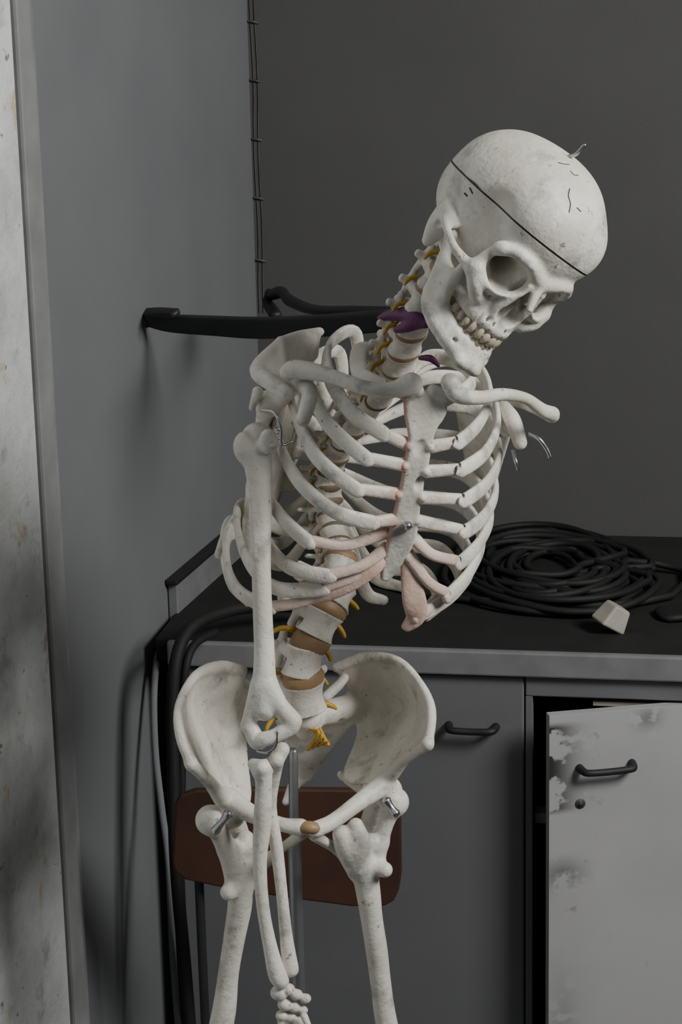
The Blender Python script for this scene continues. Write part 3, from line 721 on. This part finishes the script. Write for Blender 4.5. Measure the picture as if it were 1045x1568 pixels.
v.tri(P(770,650,2.30),P(700,620,2.40),P(735,820,2.43),px(3.5,700,2.3),.003)
vobj('scapula_left',v,M_bone,SK)
for nm,pl in (('shoulder_wire',[(812,664,2.2),(826,672,2.19),(838,688,2.19),(843,700,2.19)]),('shoulder_wire_2',[(786,690,2.22),(790,705,2.21),(794,718,2.21)])):
    V,Fc,_,_=sweep([P(*p) for p in pl],.0022,.0022); mesh_obj(nm,V,Fc,M_steel,SK)
# ---- arm
v=pvol([(360,640,2.05),(460,1150,2.16)],.02,.0013)
v.ell(P(395,672,2.13),px(26,670,2.1),.003); v.ell(P(375,684,2.118),px(np.array([18,17,24]),670,2.1),.003); v.ell(P(412,676,2.105),px(np.array([15,13,20]),670,2.1),.003)
pch(v,[(390,690,2.12,26),(397,722,2.115,20),(401,765,2.11,16),(400,850,2.105,15),(402,930,2.10,15),(405,1000,2.095,16),(405,1050,2.09,19),(406,1082,2.09,22)],.006)
pch(v,[(398,1050,2.09,15),(388,1085,2.09,13),(379,1112,2.09,11)],.004);pch(v,[(412,1050,2.088,15),(428,1080,2.085,14),(448,1104,2.085,15)],.004)
pch(v,[(384,1114,2.09,12),(394,1134,2.085,14),(404,1132,2.08,12),(424,1126,2.08,12),(444,1112,2.085,15)],.003)
v.ell(P(408,1108,2.068),px(np.array([10,14,9]),1100,2.1),.003,'sub'); v.ell(P(409,1108,2.105),px(np.array([9,14,8]),1100,2.1),.002,'sub')
pch(v,[(394,655,2.097,4),(396,676,2.09,4),(399,700,2.088,3)],.003,'sub')
pch(v,[(385,725,2.11,6),(388,790,2.105,5),(391,850,2.10,3)],.006)
vobj('humerus',v,M_bone,SK,it=1)
v=pvol([(370,1130,2.05),(470,1510,2.16)],.02,.0013)
pch(v,[(388,1170,2.095,9),(400,1180,2.09,15),(404,1200,2.09,13),(402,1260,2.09,14),(398,1320,2.09,11),(403,1390,2.09,10),(414,1450,2.09,11),(424,1490,2.09,14),(430,1502,2.09,13)],.005)
pch(v,[(402,1176,2.085,12),(420,1168,2.1,12),(432,1148,2.105,12)],.003)
v.ell(P(410,1162,2.075),px(9,1160,2.1),.002,'sub')
vobj('ulna',v,M_bone,SK,it=1)
v=pvol([(370,1130,2.05),(470,1510,2.16)],.02,.0013)
pch(v,[(424,1164,2.09,12),(422,1185,2.10,9),(414,1235,2.105,10),(424,1300,2.105,10),(432,1370,2.10,9),(438,1430,2.10,10),(445,1484,2.10,13)],.005)
vobj('radius',v,M_bone,SK)
v=pvol([(390,1480,2.0),(500,1790,2.16)],.02,.0012)
for (a,b2,r) in ((428,1520,14),(441,1515,11),(454,1523,10),(468,1529,9),(437,1538,12),(451,1542,10),(464,1547,8),(445,1558,10),(432,1555,10),(458,1562,8)): v.ell(P(a,b2,2.095),px(np.array([r,r,r*.85]),b2,2.1),.0015)
for i,(dx,l0,fl) in enumerate(((-16,62,0),(-4,66,2),(9,63,3),(20,56,4))):
    x0=432+i*9; m0=(x0,1562,2.095); m1=(x0+dx*.5,1562+l0,2.085)
    pch(v,[m0+(7,),((m0[0]+m1[0])/2,(m0[1]+m1[1])/2,2.088,4.5),m1+(7,)],.002)
    p=m1
    for j,ll in enumerate((42,27,18)):
        qn=(p[0]+dx*.12,p[1]+ll,p[2]-.006*j-.002*fl)
        pch(v,[(p[0],p[1]+9,p[2],5.5),((p[0]+qn[0])/2,(p[1]+qn[1])/2,p[2],3.6),(qn[0],qn[1],qn[2],5)],.001); p=qn
pch(v,[(466,1556,2.08,6),(478,1584,2.07,4.5),(484,1602,2.06,6)],.002);pch(v,[(486,1612,2.06,5.5),(490,1632,2.055,3.6),(492,1646,2.05,5)],.002);pch(v,[(493,1654,2.05,4.5),(494,1672,2.045,4)],.002)
vobj('hand',v,M_bone,SK,it=1)
pts=[P(424+3*math.cos(i*.9)+i*.35,652+i*1.3,2.09+.003*math.sin(i*.9)) for i in range(26)]
V,Fc,_,_=sweep(pts,.0009,.0009,ring=6,n=3); mesh_obj('shoulder_spring',V,Fc,M_steel,SK)
V,Fc,_,_=sweep([P(400,628,2.11),P(420,632,2.09),P(430,655,2.085),P(432,680,2.085),P(448,676,2.09)],.0015,.0015); mesh_obj('shoulder_hook',V,Fc,M_steel,SK)
V,Fc,_,_=sweep([P(394,1150,2.082),P(410,1152,2.072),P(422,1142,2.072),P(425,1120,2.074)],.0014,.0014); mesh_obj('elbow_wire',V,Fc,M_steel,SK)
# ---- pelvis
v=pvol([(255,1000,2.08),(680,1330,2.34)],.02,.0015)
def ilium(rim,inner,M,th_,rr__):
    ring_=[P(*p) for p in rim+inner]; C=cr(np.array(ring_+[ring_[0]]),4)[:-1]; M_=P(*M); n=len(C)
    def at_(q,f): 
        p=M_+(q-M_)*f; p[1]=M_[1]+(q[1]-M_[1])*f**1.9; return p
    T=[];Hh=[]; fs=[0,.35,.65,.85,1.0]
    for a,b in zip(fs,fs[1:]):
        for i in range(n):
            q0,q1=C[i],C[(i+1)%n]; p=[at_(q0,a),at_(q1,a),at_(q1,b),at_(q0,b)]; tt=px(th_,1100,2.2)*(1 if b>.4 else .85)
            if a>0: T.append((p[0],p[1],p[2])); Hh.append(tt)
            T.append((p[0],p[2],p[3])); Hh.append(tt)
    v.tris(T,Hh,.005)
    pch(v,[p+(rr__*(.8+.25*math.sin(i*1.7)),) for i,p in enumerate(rim)],.006)
ilium([(372,1026,2.26),(338,1020,2.235),(300,1034,2.19),(274,1080,2.14),(276,1125,2.115),(293,1170,2.105)],[(322,1200,2.135),(345,1228,2.165),(380,1228,2.2),(376,1160,2.25),(372,1090,2.27)],(336,1110,2.25),4,8)
pch(v,[(293,1170,2.105,9),(318,1195,2.13,9),(340,1222,2.16,14)],.006)
v.ell(P(352,1244,2.175),px(26,1240,2.2),.006)
pch(v,[(352,1225,2.17,19),(385,1246,2.15,14),(430,1262,2.13,11),(460,1267,2.125,14)],.006)
pch(v,[(355,1250,2.2,18),(375,1300,2.24,15),(388,1330,2.23,13),(430,1300,2.17,8),(462,1278,2.135,9)],.006)
ilium([(514,1022,2.27),(560,1006,2.265),(610,1012,2.24),(645,1048,2.205),(661,1088,2.18),(655,1140,2.145)],[(622,1162,2.17),(592,1192,2.19),(530,1192,2.24),(549,1130,2.285),(550,1085,2.295),(533,1045,2.285)],(600,1090,2.29),4,7)
pch(v,[(655,1140,2.145,9),(622,1162,2.17,8),(600,1185,2.185,12)],.006)
v.ell(P(592,1212,2.2),px(25,1210,2.2),.006)
pch(v,[(590,1200,2.19,17),(548,1230,2.16,13),(510,1258,2.135,12),(484,1270,2.125,13)],.006)
pch(v,[(575,1215,2.23,16),(530,1190,2.26,9),(522,1186,2.26,6)],.006)
pch(v,[(580,1220,2.23,16),(560,1280,2.27,15),(545,1318,2.26,13),(512,1298,2.19,8),(482,1280,2.14,9)],.006)
pch(v,[(372,1050,2.28,12),(410,1075,2.28,18),(460,1092,2.265,20),(505,1090,2.27,20),(545,1078,2.29,18)],.010)
v.cone(P(468,1096,2.24),P(470,1112,2.25),px(26,1100,2.2),px(22,1100,2.2),.008)
v.tri(P(430,1095,2.28),P(535,1098,2.29),P(468,1185,2.33),px(11,1100,2.3),.01)
pch(v,[(470,1150,2.32,20),(460,1185,2.33,13),(446,1210,2.315,8),(438,1228,2.295,6)],.008)
pch(v,[(500,1066,2.245,8),(516,1052,2.25,8),(528,1038,2.255,7)],.006)
for (u_,v_) in ((522,1106),(505,1124)): v.ell(P(u_,v_,2.265),px(6,1100,2.2),.003,'sub')
vobj('pelvis',v,M_bone,SK,it=2)
V,Fc,_,_=sweep([P(464,1267,2.122),P(474,1267,2.12),P(484,1268,2.122)],[px(a,1260,2.1) for a in (11,12,11)],[px(a,1260,2.1) for a in (9,10,9)],ring=14); mesh_obj('pubic_symphysis',V,Fc,M_disc,SK)
# ---- legs
def W(x,y,z): return np.array([x,y,z])
def leg(head,prox,shaft,extra,name,kx,ax):
    knee=np.array([kx,2.22,.46]); 
    allp=np.array([P(*p[:3]) for p in prox+shaft]+[P(*head[:3]),knee]); 
    v=Vol(allp.min(0)-.05,allp.max(0)+.05,.0015)
    v.ell(P(*head[:3]),px(head[3],head[1],head[2]),.0015)
    pch(v,prox,.006)
    for ex_ in extra: pch(v,ex_,.006)
    sp=[P(*p[:3]) for p in shaft]; sr=[px(p[3],p[1],p[2]) for p in shaft]; p0=sp[-1]
    v.chain(sp+[p0*.4+knee*.6,knee+W(0,0,.05)],sr+[.0135,.022],.008)
    for sx in (-1,1): v.ell(knee+W(sx*.022,.008,.012),(.022,.030,.022),.01)
    vobj('femur_'+name,v,M_bone,SK)
    ank=np.array([ax,2.26,.09]); v=Vol(np.minimum(knee,ank)-.06-np.array([0,.16,.04]),np.maximum(knee,ank)+.07,.002)
    for sx in (-1,1): v.ell(knee+W(sx*.02,.005,-.022),(.022,.024,.014),.01)
    v.chain([knee+W(0,0,-.04),knee*.7+ank*.3,knee*.25+ank*.75,ank],[.022,.013,.0105,.019],.008)
    sg=-1 if name=='right' else 1
    v.chain([knee+W(sg*.035,.02,-.05),knee*.5+ank*.5+W(sg*.03,.02,0),ank+W(sg*.026,.01,-.01)],[.009,.0055,.010],.002)
    v.ell(ank+W(0,.035,-.052),(.02,.032,.026),.006); v.ell(ank+W(0,-.01,-.028),(.024,.035,.02),.006)
    for t in range(5):
        xx=(t-2)*.014
        v.chain([ank+W(xx*.6,-.045,-.045),ank+W(xx,-.11,-.072)],[.009,.0065],.002)
        v.chain([ank+W(xx*1.02,-.122,-.076),ank+W(xx*1.1,-.15,-.08)],[.006,.0055],.001)
    vobj('shin_and_foot_'+name,v,M_bone,SK)
leg((323,1256,2.165,24),[(330,1264,2.165,15),(346,1296,2.175,16),(362,1335,2.185,19)],[(366,1330,2.185,19),(368,1380,2.19,19),(360,1430,2.195,17),(350,1490,2.2,16),(338,1575,2.205,19)],
    [[(376,1285,2.195,14),(379,1310,2.195,16),(372,1350,2.19,18)],[(348,1298,2.18,14),(362,1300,2.185,14),(376,1298,2.19,13)],[(362,1350,2.18,13),(350,1366,2.172,13)]],'right',-.21,-.24)
leg((604,1228,2.185,23),[(600,1236,2.185,15),(588,1272,2.185,12),(572,1325,2.185,17)],[(556,1318,2.185,21),(564,1365,2.185,19),(570,1410,2.19,17),(577,1455,2.195,17),(584,1510,2.2,16),(594,1575,2.205,17)],
    [[(524,1278,2.165,15),(534,1298,2.17,21),(550,1330,2.18,20)],[(545,1264,2.165,12),(550,1285,2.165,16),(552,1320,2.175,19)],[(548,1284,2.17,14),(570,1290,2.18,13),(584,1290,2.185,11)],[(572,1325,2.18,14),(590,1332,2.172,12)]],'left',.08,.09)
acc=Acc()
for (a,b2) in (((330,1272,2.14),(350,1246,2.13)),((606,1246,2.155),(592,1226,2.16))):
    A0,B0=P(*a),P(*b2); V,Fc,_,_=sweep([A0,A0*.5+B0*.5,B0],[.0055,.004,.0055],[.0055,.004,.0055],ring=12); acc.add(V,Fc)
acc.obj('hip_bolts',M_steel,SK)
# ------------------------------------------------------------------ stand
ST=empty('skeleton_stand'); pb=P(451,1300,2.27); zp=pb[2]+.01
V,Fc,_,_=sweep([(pb[0],pb[1],.12),(pb[0],pb[1],.5),(pb[0],pb[1],zp)],.0075,.0075,ring=20); mesh_obj('pole',V,Fc,M_pole,ST)
V,Fc,_,_=sweep([(pb[0],pb[1],zp-.03),(pb[0],pb[1],zp),(P(449,1150,2.27))],.0055,.0055,ring=20); mesh_obj('inner_pole',V,Fc,M_pole,ST)
for k in range(5):
    a=k*2*math.pi/5+.95; dx,dy=math.cos(a),math.sin(a)
    V,Fc,_,_=sweep([(pb[0],pb[1],.12),(pb[0]+dx*.05,pb[1]+dy*.05,.10),(pb[0]+dx*.105,pb[1]+dy*.105,.065)],.012,.010); mesh_obj('base_leg_%d'%k,V,Fc,M_pole,ST)
    c=np.array([pb[0]+dx*.105,pb[1]+dy*.105,.028]); n_=np.array([-dy,dx,0]); V,Fc,_,_=sweep([c-n_*.01,c,c+n_*.01],.026,.026,ring=18); mesh_obj('caster_%d'%k,V,Fc,M_black,ST)
# ------------------------------------------------------------------ camera
cd=bpy.data.cameras.new('camera'); cam=bpy.data.objects.new('camera',cd); link(cam)
cd.sensor_fit='VERTICAL'; cd.sensor_height=36; cd.sensor_width=24; cd.lens=FPX/1568*36
cam.matrix_world=Matrix(((cR[0],cU[0],-cF[0],0),(cR[1],cU[1],-cF[1],0),(cR[2],cU[2],-cF[2],1.85),(0,0,0,1)))
bpy.context.scene.camera=cam
# ------------------------------------------------------------------ lights
def area(name,loc,tgt,size,power,col):
    l=bpy.data.lights.new(name,'AREA'); l.size=size; l.energy=power; l.color=col; l.shape='SQUARE'
    o=bpy.data.objects.new(name,l); link(o); o.location=loc
    d=Vector(tgt)-Vector(loc); o.rotation_euler=d.to_track_quat('-Z','Y').to_euler(); return o
area('window_daylight',(1.75,1.1,2.6),(-.05,2.25,1.2),.85,76,(1,.985,.955))
area('added_fill',(-.9,.2,2.5),(0,2.3,1.1),.9,5,(.9,.95,1))  # added fill light on the left, no window stands there
w=bpy.data.worlds.new('world'); bpy.context.scene.world=w; w.use_nodes=True
w.node_tree.nodes['Background'].inputs[0].default_value=(.85,.92,1,1); w.node_tree.nodes['Background'].inputs[1].default_value=.065
